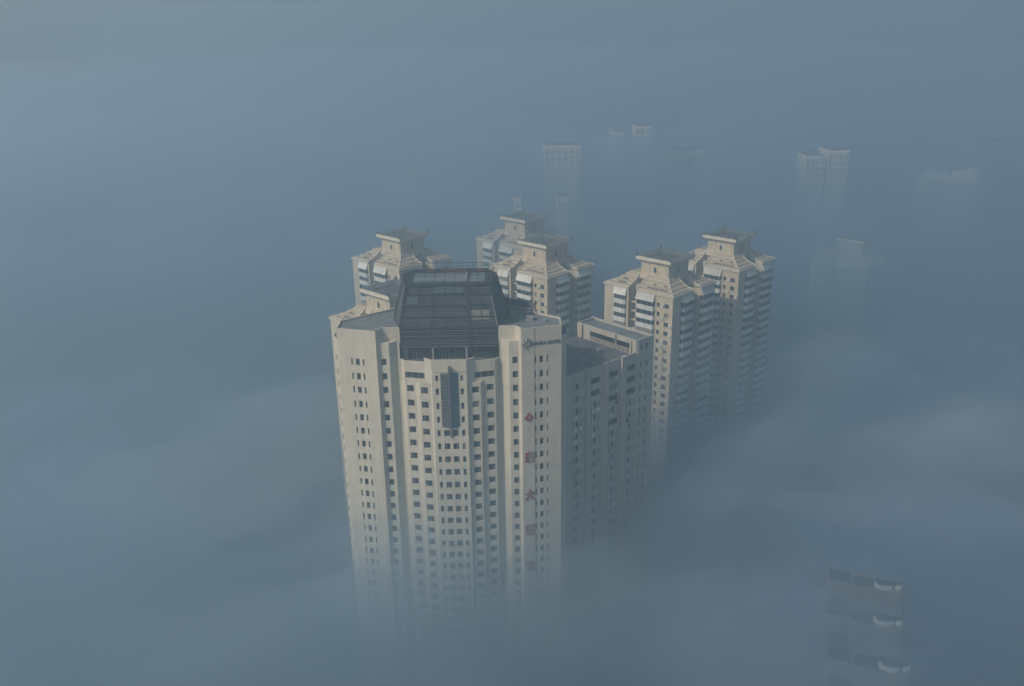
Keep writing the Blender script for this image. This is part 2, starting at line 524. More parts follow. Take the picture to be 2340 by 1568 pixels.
# front backing panels, 0.35 m behind the slats
fr.poly([HP(-10.9, 195.2, ZB0), HP(10.9, 195.2, ZB0), HP(10.9, 195.2, ZK), HP(-10.9, 195.2, ZK)])
fr.poly([HP(-10.9, 195.2, ZK), HP(10.9, 195.2, ZK), HP(9.2, 197.25, ZD), HP(-9.2, 197.25, ZD)])
crown = fr.build('rooftop_frame', M['screen'], hotel, OFF)
def front(s_, t, out=0.0):
    """point on the sloping front: s_ = -1..1 across, t = 0 (knee) .. 1 (deck)"""
    hw = 11.0 + (9.3 - 11.0) * t
    return HP(s_ * hw, 194.8 + 2.1 * t - out, ZK + (ZD - ZK) * t)
st = MB()
for i in range(8):                                       # edge members
    j = (i + 1) % 8
    st.bar(HP(*knee[i], ZK), HP(*deck[i], ZD), 0.35)
    st.bar(HP(*deck[i], ZD), HP(*deck[j], ZD), 0.45)
    st.bar(HP(*knee[i], ZK), HP(*knee[j], ZK), 0.25)
    for t in (0.2, 0.4, 0.6, 0.8):
        a = Vector(HP(*knee[i], ZK)).lerp(Vector(HP(*deck[i], ZD)), t)
        b = Vector(HP(*knee[j], ZK)).lerp(Vector(HP(*deck[j], ZD)), t)
        if i not in (0, 4): st.bar(a, b, 0.12)
for s_ in (-0.985, 0.985):
    st.bar(HP(s_ * 11.0, 194.8, ZB0), HP(s_ * 11.0, 194.8, ZK), 0.3)
for s_, tk in ((-0.66, .14), (-0.36, .28), (-0.08, .12), (0.14, .12), (0.43, .85), (0.7, .12)):
    st.bar(front(s_, 0), front(s_, 1), tk, t2=0.2)
    st.bar(HP(s_ * 11.0, 194.8, ZB0), HP(s_ * 11.0, 194.8, ZK), tk * 0.8, t2=0.16)
for t, tk in ((0.5, .28), (0.76, .2), (0.24, .22)):
    st.bar(front(-1, t, .03), front(1, t, .03), tk)
for z, tk in ((94.6, .16), (93.2, .14), (95.75, .2)):
    st.bar(HP(-11, 194.75, z), HP(11, 194.75, z), tk)
st.build('beam', M['steel'], crown, OFF)
sm = MB()
N = 19
for k in range(N):
    t = (k + 0.5) / N
    dense = t < 0.33 or 0.40 < t < 0.56
    tk = 0.2 if dense else 0.13
    jig = random.uniform(-0.004, 0.004)
    sm.bar(front(-0.99, t + jig), front(0.38, t + jig), tk, t2=0.05)
    if not 0.16 < t < 0.40:
        sm.bar(front(0.48, t - jig), front(0.99, t - jig), tk, t2=0.05)
    else:
        sm.bar(front(0.9, t - jig), front(0.99, t - jig), tk, t2=0.05)
for k in range(8):
    z = ZB0 + 0.2 + k * 0.6
    sm.bar(HP(-10.8, 194.9, z), HP(10.8, 194.9, z), 0.22, t2=.06)
sm.build('slat', M['slat'], crown, OFF)['kind'] = 'stuff'
pn_ = MB(); pn_.poly([front(0.49, .17, -.1), front(0.88, .17, -.1), front(0.88, .39, -.1), front(0.49, .39, -.1)])
pn_.build('glass_panel', M['screen_light'], crown, OFF)
pn_ = MB(); pn_.poly([front(-0.93, .56, -.15), front(-0.68, .56, -.15), front(-0.68, .74, -.15), front(-0.93, .74, -.15)])
pn_.build('glass_panel', M['deck_glass'], crown, OFF)
pn_ = MB(); pn_.poly([front(-0.34, .79, -.2), front(0.36, .79, -.2), front(0.36, .96, -.2), front(-0.34, .96, -.2)])
pn_.build('glass_panel', M['deck_glass'], crown, OFF)
tb = MB()
tb.bar(front(0.995, 0.02, .15), front(0.995, .72, .15), 0.13)
tb.bar(front(0.49, .175, .05), front(0.88, .175, .05), 0.12)
tb.bar(front(0.49, .17, .05), front(0.49, .39, .05), 0.06)
tb.build('edge_trim', M['concrete'], crown, OFF)
# deck
dk = MB()
dk.poly([HP(a, b, ZD + .05) for a, b in deck])
dk.box(HX - 8.9, HX + 8.9, 207.2, 208.3, ZD + .06, ZD + 0.7)
dk.build('deck', M['steel'], crown, OFF)
gl = MB()
xs = [-8.0, -5.6, -3.3, -0.9, 1.4, 3.9, 4.9, 6.6, 8.2]
for i in range(8):
    if i == 5: continue
    gl.box(HX + xs[i] + .1, HX + xs[i + 1] - .1, 198.6, 206.4, ZD + .08, ZD + .16)
gl.build('skylight', M['deck_glass'], crown, OFF)
gr = MB()
for y, a, b in ((203.2, -3.3, 3.9), (201.3, -8, 8.2), (200.2, -8, 3.9), (199.3, 1.4, 8.2)):
    gr.bar((HX + a, y, ZD + .25), (HX + b, y, ZD + .25), 0.13)
gr.bar((HX + 3.95, 198.8, ZD + .25), (HX + 3.95, 206.2, ZD + .25), 0.3)
gr.build('deck_bar', M['frame'], crown, OFF)
ru = MB()
for k in range(9):
    x = HX - 1.6 + k * 0.62
    ru.box(x, x + 0.4, 207.0, 207.15, ZD + 0.2, ZD + 0.75)
ru.box(HX - 5.2, HX - 3.6, 207.0, 207.15, ZD + .3, ZD + .55)
ru.box(HX + 6.0, HX + 8.2, 207.0, 207.15, ZD + .3, ZD + .55)
ru.build('red_lettering', M['rust'], crown, OFF)
rl = MB()
zr = ZD + 2.0
pts = [HP(-9.6, 199.5, 0), HP(-10.3, 204.5, 0), HP(-8.8, 208.4, 0), HP(8.8, 208.4, 0), HP(10.3, 204.5, 0), HP(9.6, 199.5, 0)]
for i in range(5):
    a, b = Vector(pts[i]), Vector(pts[i + 1])
    n_ = max(2, int((b - a).length / 1.1))
    for k in range(n_ + 1):
        p = a.lerp(b, k / n_)
        rl.bar((p.x, p.y, ZD), (p.x, p.y, zr + (0.5 if k % 5 == 0 else 0)), 0.06)
    if True:
        rl.bar((a.x, a.y, zr), (b.x, b.y, zr), 0.09)
        rl.bar((a.x, a.y, ZD + 1.2), (b.x, b.y, ZD + 1.2), 0.05)
rl.build('railing', M['steel'], crown, OFF)
for x, y in ((-9.3, 197.6), (-10, 200.3), (-9.2, 202), (9.3, 197.8), (9.9, 201)):
    rl = MB(); rl.bar((HX + x, y, ZD), (HX + x, y, ZD + 1.9), 0.2)
    rl.build('post', M['steel'], crown, OFF)
# open storey under the frame: dark glazing, two pale columns, thin posts
op = MB()
op.box(HX - 10.95, HX + 10.95, 196.0, 196.2, 88.06, 91.2)
op.build('glazing', M['glass'], hotel, OFF)
ct = MB()
ct.box(HX - 10.95, HX + 10.95, 194.85, 196.0, 91.0, 91.2)
ct.box(HX - 10.9, HX - 9.4, 195.1, 195.9, 88.06, 91.0)
ct.build('soffit', M['screen'], hotel, OFF)
for s_ in (-3.8, 3.8):
    c = MB(); c.box(HX + s_ - .22, HX + s_ + .22, 194.9, 195.3, 88.06, 91.0)
    c.build('column', M['concrete'], hotel, OFF)
pp = MB()
for k in range(26):
    x = -9.0 + k * 0.73
    if abs(abs(x) - 3.8) > .4:
        pp.box(HX + x - .035, HX + x + .035, 195.85, 195.95, 88.06, 90.3 + 0.4 * math.sin(k * 2.3))
pp.build('post', M['frame'], hotel, OFF)['kind'] = 'stuff'

# ---- signs on the right-hand wing
A = Vector(sp(*SIGN_A)); B = Vector(sp(*SIGN_B)); dS = (B - A).normalized()
angS = math.atan2(dS.y, dS.x); nS = Vector((dS.y, -dS.x))
def on_sign(q, z, out=0.06):
    p = A + dS * q + nS * out
    return (p.x - HX, p.y - HY, z)
def text_mesh(txt, name, size, ext, bold=0.0):
    c = bpy.data.curves.new(name, 'FONT')
    c.body = txt; c.size = 1; c.extrude = ext; c.offset = bold
    c.resolution_u = 3
    t = bpy.data.objects.new(name + '_tmp', c)
    col.objects.link(t)
    dg = bpy.context.evaluated_depsgraph_get()
    me = bpy.data.meshes.new_from_object(t.evaluated_get(dg))
    bpy.data.objects.remove(t); bpy.data.curves.remove(c)
    xs = [v.co.x for v in me.vertices]; ys = [v.co.y for v in me.vertices]
    if not xs: return me, 0
    cx0, cy0 = min(xs), min(ys)
    wd, ht = max(xs) - cx0, max(ys) - cy0
    for v in me.vertices:
        v.co = Vector(((v.co.x - cx0) / wd * size[0], v.co.z, (v.co.y - cy0) / ht * size[1]))
    me.name = name
    return me, wd
sign = MB()
sign.bar(on_sign(2.0, 91.66, .035), on_sign(9.4, 91.66, .035), 0.04)
sg_o = sign.build('hotel_sign', M['ink'], hotel)
q = 2.08
for ch in 'SUNJOY HOTEL':
    if ch == ' ':
        q += 0.42; continue
    wd = 0.5
    me, _ = text_mesh(ch, 'letter', (wd, 0.72), 0.05, 0.015)
    me.materials.append(M['ink'])
    o = bpy.data.objects.new('letter', me)
    col.objects.link(o); o.parent = sg_o
    o.location = on_sign(q, 91.69, 0.12); o.rotation_euler = (0, 0, angS)
    q += 0.627
em = MB()
def onS(q, z): return on_sign(q, z, .1)
for k in range(28):
    a0 = k / 28 * 2 * math.pi; a1 = (k + 1) / 28 * 2 * math.pi
    if 11 <= k <= 12 and False: continue
    em.bar(onS(1.45 + .52 * math.cos(a0), 92.12 + .55 * math.sin(a0)), onS(1.45 + .52 * math.cos(a1), 92.12 + .55 * math.sin(a1)), 0.11)
for k in range(8):
    a0 = k / 8 * 2 * math.pi + math.pi / 2
    if abs(math.cos(a0) - 1) < 0.2: continue
    r1 = 1.55 if k % 2 == 0 else 1.3
    em.bar(onS(1.45 + .8 * math.cos(a0), 92.12 + .8 * math.sin(a0)), onS(1.45 + r1 * .95 * math.cos(a0), 92.12 + r1 * math.sin(a0)), 0.13)
em.build('sun_emblem', M['ink'], hotel)
dp_ = MB(); dp_.bar(on_sign(2.95, 20, .05), on_sign(2.95, 95.6, .05), .09)
dp_.build('drain_pipe', M['concrete'], hotel)
# red emblem (open lozenge) and the characters below it
rd = MB()
ptsL = [(0.45, 74.0), (1.0, 74.75), (1.6, 75.45), (2.2, 74.85), (2.8, 74.35), (2.3, 73.6), (1.6, 73.2), (0.95, 73.5)]
inn = [(1.32, 74.15), (1.42, 74.45), (1.65, 74.68), (1.85, 74.45), (1.92, 74.25), (1.86, 73.98), (1.65, 73.86), (1.45, 73.95)]
for k in range(8):
    j = (k + 1) % 8
    for out in (.12,):
        rd.poly([on_sign(*ptsL[k], out), on_sign(*ptsL[j], out), on_sign(*inn[j], out), on_sign(*inn[k], out)])
    rd.poly([on_sign(*ptsL[k], .01), on_sign(*ptsL[j], .01), on_sign(*ptsL[j], .12), on_sign(*ptsL[k], .12)])
    rd.poly([on_sign(*inn[k], .01), on_sign(*inn[j], .01), on_sign(*inn[j], .12), on_sign(*inn[k], .12)])
rd.build('red_emblem', M['red'], hotel)
for ch, zc in (('\u5eb7', 64.2), ('\u5927', 54.2), ('\u9152', 45.0), ('\u5e97', 34.9)):
    me, _ = text_mesh(ch, 'red_character', (2.45, 2.8), 0.08, 0.06)
    me.materials.append(M['red'])
    o = bpy.data.objects.new('red_character', me)
    col.objects.link(o); o.parent = hotel
    o.location = on_sign(0.4, zc - 1.35, 0.12); o.rotation_euler = (0, 0, angS)

# ------------------------------------------------------------------ the slab block behind the hotel
BA = Vector((12.81, 203.43)); ba = R(41)
bd = Vector((math.cos(ba), math.sin(ba))); bn = Vector((-bd.y, bd.x))
block = empty('apartment_block', (BA.x, BA.y, 0))
tag(block, 'long grey-beige slab block with dark flat roof and penthouse, tucked behind the hotel', 'apartment block')
BOFF = (BA.x, BA.y, 0)
def bp_(s_, t=0.0):
    p = BA + bd * s_ + bn * t
    return (p.x, p.y)
bw = MB(); BW = Windows(block, 0.3)
brow = [76.4 - 3.27 * k for k in range(23)]
# bays of the long face: (s0, s1, set forward, [(s, width), ...])
bays = [(-9.0, 0.9, 0.0, [(-6, 1.0), (-3, 1.0)]), (0.9, 6.4, 0.0, [(2.6, .35), (3.75, 1.05), (4.95, .35)]),
        (6.4, 7.7, -0.7, []), (7.7, 12.3, 0.0, 'w'), (12.3, 14.2, -0.7, []), (14.2, 19.0, 0.0, 'w'),
        (19.0, 20.8, -0.7, []), (20.8, 25.4, 0.0, 'w'), (25.4, 31.3, -0.25, [(26.6, .75), (28.7, .75)])]
prev = None
for i, (s0, s1, fwd, cols_) in enumerate(bays):
    A, B = bp_(s0, fwd), bp_(s1, fwd)
    ztop = 83.3 if s0 > 25 else 80.0 + (0.25 if fwd < 0 else 0)
    holes = []
    if cols_ == 'w':
        cs = (s0 + s1) / 2 - s0
        for k, z in enumerate(brow):
            wide = (k < 2) or (k == 4 and s0 == 14.2) or (s0 > 14 and k < 3)
            if wide:
                holes.append(BW.add(A, B, cs, z, 3.6, 1.6, 'plain' if (k + i) % 2 else 'thirds'))
            else:
                for o_, wd in ((-1.45, .38), (0, 1.05), (1.45, .38)):
                    holes.append(BW.add(A, B, cs + o_, z, wd, 1.7, 'narrow' if wd < 1 else 'left'))
    else:
        for s_, wd in cols_:
            zz = ([81.1] if s0 > 25 else []) + brow
            for z in zz:
                holes.append(BW.add(A, B, s_ - s0, z, wd, 1.7, 'narrow' if wd < 1 else 'left'))
    bw.facade(A, B, 0, ztop, holes, 0.3)
    if prev is not None:
        bw.poly([(*bp_(s0, prev), 0), (*bp_(s0, fwd), 0), (*bp_(s0, fwd), 80), (*bp_(s0, prev), 80)])
    # parapet top and inner side
    if s0 < 25:
        bw.poly([(*bp_(s0, fwd), ztop), (*bp_(s1, fwd), ztop), (*bp_(s1, .35), ztop), (*bp_(s0, .35), ztop)])
        bw.poly([(*bp_(s0, .35), ztop), (*bp_(s1, .35), ztop), (*bp_(s1, .35), 79), (*bp_(s0, .35), 79)])
    prev = fwd
# string course
for (s0, s1, fwd, _) in bays[:-1]:
    a, b = bp_(s0, fwd - .06), bp_(s1, fwd - .06)
    bw.bar((*a, 78.4), (*b, 78.4), 0.12)
for s_, t0, t1, z in ((31.3, -.25, 22, 83.3), (-9.0, 0, 22, 80.0)):
    bw.poly([(*bp_(s_, t0), 0), (*bp_(s_, t1), 0), (*bp_(s_, t1), z), (*bp_(s_, t0), z)])
bw.poly([(*bp_(-9, 22), 0), (*bp_(31.3, 22), 0), (*bp_(31.3, 22), 80), (*bp_(-9, 22), 80)])
bw.build('wall', M['cream_old'], block, BOFF)
BW.finish(100)
acm = MB(); acm.box(-.42, .42, -.4, -.002, -.32, .32); acm.box(-.5, .5, -.42, -.002, -.4, -.34)
ac_me = acm.mesh('air_conditioner', M['white'])
rnd = random.Random(5)
for k in range(34):
    c_ = rnd.choice((3.75, 9.9, 16.6, 23.1)); z = rnd.choice(brow[:13])
    p = bp_(c_ + rnd.choice((-.95, .95)), -0.0)
    o = bpy.data.objects.new('air_conditioner', ac_me); col.objects.link(o); o.parent = block
    o.location = (p[0] - BA.x, p[1] - BA.y, z - 1.25); o.rotation_euler = (0, 0, ba)
for s_, t_, w_, h_ in ((6, 15, 2.6, 1.6), (16, 17, 1.6, 1.1), (19.5, 8, 1.2, .9), (12, 6, 1.0, .7)):
    hb = MB(); hb.box(-w_ / 2, w_ / 2, -w_ / 2.6, w_ / 2.6, 0, h_); hb.box(-w_ / 2 - .1, w_ / 2 + .1, -w_ / 2.6 - .1, w_ / 2.6 + .1, h_, h_ + .12)
    o = hb.build('roof_hatch', M['concrete'], block); p = bp_(s_, t_)
    o.location = (p[0] - BA.x, p[1] - BA.y, 79.2); o.rotation_euler = (0, 0, ba)
rf = MB()
rf.poly([(*bp_(-9, .3), 79.2), (*bp_(25, .3), 79.2), (*bp_(25, 21.9), 79.2), (*bp_(-9, 21.9), 79.2)])
rf.bar((*bp_(0, 14), 79.3), (*bp_(5, 7), 79.3), .25)
rf.bar((*bp_(9, 16), 79.3), (*bp_(12, 3), 79.3), .18)
rf.build('roof', M['roof'], block, BOFF)
ph = MB()
# penthouse wall facing left, with a recessed balcony strip
A, B = bp_(24.7, 21.0), bp_(24.7, 0.1)
ph.facade(A, B, 79.2, 83.3, [(4.8, 18.8, 80.2, 81.9)], 1.0)
for a, b in ((bp_(24.7, 21), bp_(31.3, 21)), (bp_(31.3, 21), bp_(31.3, -.25))):
    ph.poly([(*a, 79.2), (*b, 79.2), (*b, 83.3), (*a, 83.3)])
ph.poly([(*bp_(24.7, .1), 79.2), (*bp_(25.4, -.25), 79.2), (*bp_(25.4, -.25), 83.3), (*bp_(24.7, .1), 83.3)])
oc = [(24.7, .1), (25.4, -.25), (31.3, -.25), (31.3, 21), (24.7, 21)]
ic = [(25.05, .45), (25.55, .15), (30.95, .15), (30.95, 20.65), (25.05, 20.65)]
for k in range(5):
    j = (k + 1) % 5
    ph.poly([(*bp_(*oc[k]), 83.3), (*bp_(*oc[j]), 83.3), (*bp_(*ic[j]), 83.3), (*bp_(*ic[k]), 83.3)])
    ph.poly([(*bp_(*ic[k]), 83.3), (*bp_(*ic[j]), 83.3), (*bp_(*ic[j]), 82.3), (*bp_(*ic[k]), 82.3)])
pho = ph.build('penthouse', M['cream_old'], block, BOFF)
pr = MB(); pr.poly([(*bp_(*p), 82.7) for p in ic])
pr.build('roof', M['roof_light'], pho, BOFF)
pg = MB()
A_ = Vector(bp_(24.7, 21.0)); 
def PQ(q, out): 
    p = A_ - bn * q - bd * out
    return (p.x, p.y)
pg.poly([(*PQ(4.8, -.9), 80.2), (*PQ(18.8, -.9), 80.2), (*PQ(18.8, -.9), 81.9), (*PQ(4.8, -.9), 81.9)])
pg.build('window', M['glass'], pho, BOFF)
pb = MB()
pb.bar((*PQ(5.2, .35), 80.6), (*PQ(18.5, .35), 80.6), .12)
pb.bar((*PQ(5.2, .35), 80.1), (*PQ(18.5, .35), 80.1), .3)
for k in range(10): pb.bar((*PQ(5.4 + k * 1.42, .35), 79.2), (*PQ(5.4 + k * 1.42, .35), 80.6), .14)
pb.bar((*PQ(14.1, .12), 79.2), (*PQ(14.1, .12), 83.2), .5)
pb.build('balustrade', M['concrete'], pho, BOFF)
pd = MB()
pd.bar((*PQ(2.1, .12), 79.3), (*PQ(2.1, .12), 83.1), .28)
pd.bar((*PQ(19.6, .1), 79.3), (*PQ(19.6, .1), 82.9), .14)
pd.build('drain_pipe', M['ink'], pho, BOFF)

# ------------------------------------------------------------------ pagoda-roofed residential tower
TW = empty('residential_tower', (0, 0, 0))
def build_tower(root):
    """local frame: corner nearest the camera at the origin, x along the right face, y along the left face"""
    EV = 81.0
    fl = [77.65 - 2.92 * k for k in range(26)]
    b = MB()
    blocks = [(0, 10.2, 0, 13.4, 0, 0), (0, 10.2, 16.6, 26.0, 0, 1), (15.0, 23.5, 0, 13.4, 1, 0), (15.0, 23.5, 16.6, 26.0, 1, 1)]
    TWn = Windows(root, 0.25)
    for (x0, x1, y0, y1, fx, fy) in blocks:
        if fx == 0 and fy == 0:
            hs = []
            for z in fl:
                for u, wd in ((2.25, 1.6), (5.25, 1.0)):
                    # walking from y1 to y0 keeps the outside (-x) on the right
                    hs.append(TWn.add((0, y1), (0, y0), y1 - u, z, wd, 1.45, 'left' if wd > 1.2 else 'plain'))
            b.facade((0, y1), (0, y0), 0, EV, hs)
            b.poly([(0, 0, 0), (x1, 0, 0), (x1, 0, EV), (0, 0, EV)])
            b.poly([(x1, 0, 0), (x1, y1, 0), (x1, y1, EV), (x1, 0, EV)])
            b.poly([(x1, y1, 0), (0, y1, 0), (0, y1, EV), (x1, y1, EV)])
        else:
            b.prism([(x0, y0), (x1, y0), (x1, y1), (x0, y1)], 0, EV, bottom=False)
    b.box(3.2, 19.5, 4.6, 21.5, 0, EV + .4)
    # sill lines
    for z in fl[:16]:
        b.box(-0.08, -0.002, 0.2, 5.9, z - 0.86, z - 0.74)
    b.build('wall', M['tower'], root)
    TWn.finish(52)
    # concave stepped roof over each quarter, rising to the neck
    prof = [(-0.35, EV - .35), (-0.35, EV + .1), (0.25, EV + .15), (0.25, EV + .5), (1.9, EV + .75), (1.9, EV + 1.05), (3.5, EV + 1.55), (3.5, EV + 1.85), (4.8, EV + 2.5), (4.8, EV + 2.75), (5.9, EV + 3.7)]
    rm = MB()
    for (x0, x1, y0, y1, fx, fy) in blocks:
        X = (lambda t: x1 - t) if fx else (lambda t: x0 + t)
        Y = (lambda t: y1 - t) if fy else (lambda t: y0 + t)
        xi, yi = (x0 if fx else x1), (y0 if fy else y1)
        for k in range(len(prof) - 1):
            (t0, z0), (t1, z1) = prof[k], prof[k + 1]
            mi = 1 if t0 == t1 else 0
            rm.poly([(X(t0), yi, z0), (X(t0), Y(t0), z0), (X(t1), Y(t1), z1), (X(t1), yi, z1)], mi)
            rm.poly([(X(t0), Y(t0), z0), (xi, Y(t0), z0), (xi, Y(t1), z1), (X(t1), Y(t1), z1)], mi)
        zt = prof[-1][1]; tt = prof[-1][0]
        rm.poly([(X(tt), Y(tt), zt), (xi, Y(tt), zt), (xi, yi, zt), (X(tt), yi, zt)])
        # gable walls toward the notches, with a pale coping
        rm.poly([(X(t), yi, z) for t, z in prof] + [(xi, yi, zt), (xi, yi, EV - .35)], 1)
        rm.poly([(xi, Y(t), z) for t, z in prof] + [(xi, yi, zt), (xi, yi, EV - .35)], 1)
        for k in range(1, len(prof) - 1):
            (t0, z0), (t1, z1) = prof[k], prof[k + 1]
            rm.bar((X(t0), yi, z0 + .1), (X(t1), yi, z1 + .1), .3, 1)
            rm.bar((xi, Y(t0), z0 + .1), (xi, Y(t1), z1 + .1), .3, 1)
            rm.bar((X(t0), Y(t0), z0 + .08), (X(t1), Y(t1), z1 + .08), .26, 1)
        # little openings under the steps
        if fx == 0:
            for k, (ta, zz) in enumerate(((1.87, EV + .9), (3.47, EV + 1.7))):
                ya, yb = (y0 + 3.2, y1 - 2.5) if fy == 0 else (y0 + 2.5, y1 - 4.5)
                n_ = 5 if k == 0 else 2
                for q in range(n_):
                    c = ya + (yb - ya) * (q + .5) / n_
                    rm.box(ta - .06, ta + .02, c - .6, c + .6, zz - .13, zz + .13, 2)
    rm.build('roof', [M['tile'], M['tower_trim'], M['ink']], root)
    # neck, crown slab
    nk = MB()
    nx0, nx1, ny0, ny1 = 5.9, 16.6, 5.9, 16.2
    e = 0.8
    nk.prism([(nx0 - e, ny0 - e), (nx1 + e, ny0 - e), (nx1 + e, ny1 + e), (nx0 - e, ny1 + e)], EV + 2.2, EV + 4.2, top=[(nx0, ny0), (nx1, ny0), (nx1, ny1), (nx0, ny1)])
    nk.box(nx0 + .01, nx1 - .01, ny0 + .01, ny1 - .01, EV, 88.4)
    for q in (0.12, 0.3, 0.7, 0.88):                      # pilaster lines
        x = nx0 + (nx1 - nx0) * q; y = ny0 + (ny1 - ny0) * q
        nk.box(x - .12, x + .12, ny0 - .06, ny0 + .005, EV + 4.25, 88.4)
        nk.box(nx0 - .06, nx0 + .005, y - .12, y + .12, EV + 4.25, 88.4)
    nk.box(nx0 - .25, nx1 + .25, ny0 - .25, ny1 + .25, EV + 3.75, EV + 3.95)
    nk.build('neck', M['tower'], root)
    cw = MB()
    sx0, sx1, sy0, sy1 = 4.6, 17.9, 4.6, 17.5
    def ring(e): return [(nx0 - e, ny0 - e), (nx1 + e, ny0 - e), (nx1 + e, ny1 + e), (nx0 - e, ny1 + e)]
    cw.prism(ring(.05), 88.3, 88.8, top=ring(.5))
    cw.prism(ring(.55), 88.8, 89.25, top=ring(.95))
    cw.prism([(sx0, sy0), (sx1, sy0), (sx1, sy1), (sx0, sy1)], 89.25, 89.6)
    for (a, b2, c, d) in ((sx0, sx1, sy0, sy0 + .5), (sx0, sx1, sy1 - .5, sy1), (sx0, sx0 + .5, sy0 + .5, sy1 - .5), (sx1 - .5, sx1, sy0 + .5, sy1 - .5)):
        cw.box(a, b2, c, d, 89.6, 90.25)
    cr = cw.build('crown_slab', M['tower_trim'], root)
    ti = MB()
    o4 = [(sx0 + .3, sy0 + .3), (sx1 - .3, sy0 + .3), (sx1 - .3, sy1 - .3), (sx0 + .3, sy1 - .3)]
    i4 = [(sx0 + 2.6, sy0 + 2.6), (sx1 - 2.6, sy0 + 2.6), (sx1 - 2.6, sy1 - 2.6), (sx0 + 2.6, sy1 - 2.6)]
    for k in range(4):
        j = (k + 1) % 4
        ti.poly([(*o4[k], 90.4), (*o4[j], 90.4), (*i4[j], 89.8), (*i4[k], 89.8)], 0)
        ti.poly([(*o4[k], 90.4), (*o4[j], 90.4), (*o4[j], 90.25), (*o4[k], 90.25)], 0)
        ti.poly([(*i4[k], 89.8), (*i4[j], 89.8), (*i4[j], 89.62), (*i4[k], 89.62)], 0)
    ti.poly([(*p, 89.63) for p in i4], 1)
    ti.build('roof_tiles', [M['roof_tile'], M['roof']], cr)
    for (x, y) in ((sx0 + .25, sy0 + .25), (sx1 - .25, sy0 + .25), (sx1 - .25, sy1 - .25), (sx0 + .25, sy1 - .25)):
        f = MB()
        f.prism([(x - .22, y - .22), (x + .22, y - .22), (x + .22, y + .22), (x - .22, y + .22)], 90.2, 91.3, top=[(x - .08, y - .08), (x + .08, y - .08), (x + .08, y + .08), (x - .08, y + .08)])
        f.build('finial', M['ink'], cr)
    for plane in (0, 1):
        ov = MB()
        for k in range(14):
            pass
        c = 11.0
        ring_o = [(0.5 * math.cos(2 * math.pi * k / 14), 0.95 * math.sin(2 * math.pi * k / 14)) for k in range(14)]
        if plane == 0:
            ov.poly([(nx0 - .08, c - a, 86.4 + z) for a, z in ring_o])
        else:
            ov.poly([(c + a, ny0 - .08, 86.4 + z) for a, z in ring_o])
        ov.build('oval_window', M['glass_bay'], root)
    # balcony stacks: (plane, from, to, depth)
    stacks = [('L', 6.5, 13.2, 1.1), ('L', 17.3, 22.2, .8), ('R', 4.3, 10.1, 1.1), ('R', 15.1, 21.7, 1.0)]
    NB = 24
    for pl_, a, b2, dp in stacks:
        Lb = b2 - a
        m1 = MB()
        ch = 0.35
        out = [(0, 0.0), (0, -dp + ch), (ch, -dp), (Lb - ch, -dp), (Lb, -dp + ch), (Lb, 0)]
        m1.prism(out, -0.74, 0.74)
        bal = m1.mesh('balcony', M['white'])
        m2 = MB()
        o2 = [(.1, 0.0), (.1, -dp + ch + .1), (ch + .1, -dp + .16), (Lb - ch - .1, -dp + .16), (Lb - .1, -dp + ch + .1), (Lb - .1, 0)]
        m2.prism(o2, -0.72, 0.72)
        nM = max(3, int(Lb / 1.7))
        for k in range(nM + 1):
            x = ch + .1 + (Lb - 2 * ch - .2) * k / nM
            m2.box(x - .04, x + .04, -dp + .09, -dp + .158, -.72, .72, 1)
        win = m2.mesh('window', [M['glass'], M['white']])
        m3 = MB()
        m3.prism([(p[0], p[1] * .75) for p in out], 0, 0.25)
        m3.poly([(0, 0, 2.6), (0, -dp - .1, 0), (Lb, -dp - .1, 0), (Lb, 0, 2.6)])
        m3.poly([(0, 0, 2.6), (0, 0, 0), (0, -dp - .1, 0)])
        m3.poly([(Lb, 0, 2.6), (Lb, -dp - .1, 0), (Lb, 0, 0)])
        def put(mesh_or, name, z, rnd=0.0):
            o = bpy.data.objects.new(name, mesh_or)
            col.objects.link(o); o.parent = root
            if pl_ == 'L':
                o.location = (0, b2, z); o.rotation_euler = (0, 0, -math.pi / 2)
            else:
                o.location = (a, 0, z); o.rotation_euler = (0, 0, 0)
            return o
        put(m3.mesh('balcony_canopy', M['white']), 'balcony_canopy', fl[0] + .74)
        for k in range(NB):
            if k < 12:
                put(win, 'window', fl[k])
            put(bal, 'balcony', fl[k] - 1.46)
        rw = MB()
        for k in range(12, 26):
            rw.extend(m2, Matrix.Translation((0, 0, fl[k])))
        o = put(rw.mesh('window', [M['glass'], M['white']]), 'window', 0)
        o['kind'] = 'stuff'
        rb = MB()
        for k in range(NB, 26):
            rb.extend(m1, Matrix.Translation((0, 0, fl[k] - 1.46)))
        o = put(rb.mesh('balcony', [M['white']]), 'balcony', 0)
        o['kind'] = 'stuff'
    acm = MB(); acm.box(-.4, -.002, -.42, .42, -.32, .32)
    am = acm.mesh('air_conditioner', M['white'])
    rnd = random.Random(3)
    for k in range(14):
        o = bpy.data.objects.new('air_conditioner', am); col.objects.link(o); o.parent = root
        o.location = (0, rnd.choice((3.75, 3.75, 0.75)), fl[k] - rnd.choice((0.3, 1.2)))
    # recessed loggias in the notches
    lg = MB()
    for z in fl:
        lg.box(3.1, 3.198, 13.9, 16.1, z - .7, z + .75, 0)
        lg.box(10.7, 14.5, 4.5, 4.598, z - .7, z + .75, 0)
        lg.box(1.2, 3.2, 13.4, 16.6, z - 1.55, z - 1.3, 1)
    lg.build('loggia', [M['glass'], M['tower_trim']], root)['kind'] = 'stuff'
build_tower(TW)
kids = child_map()
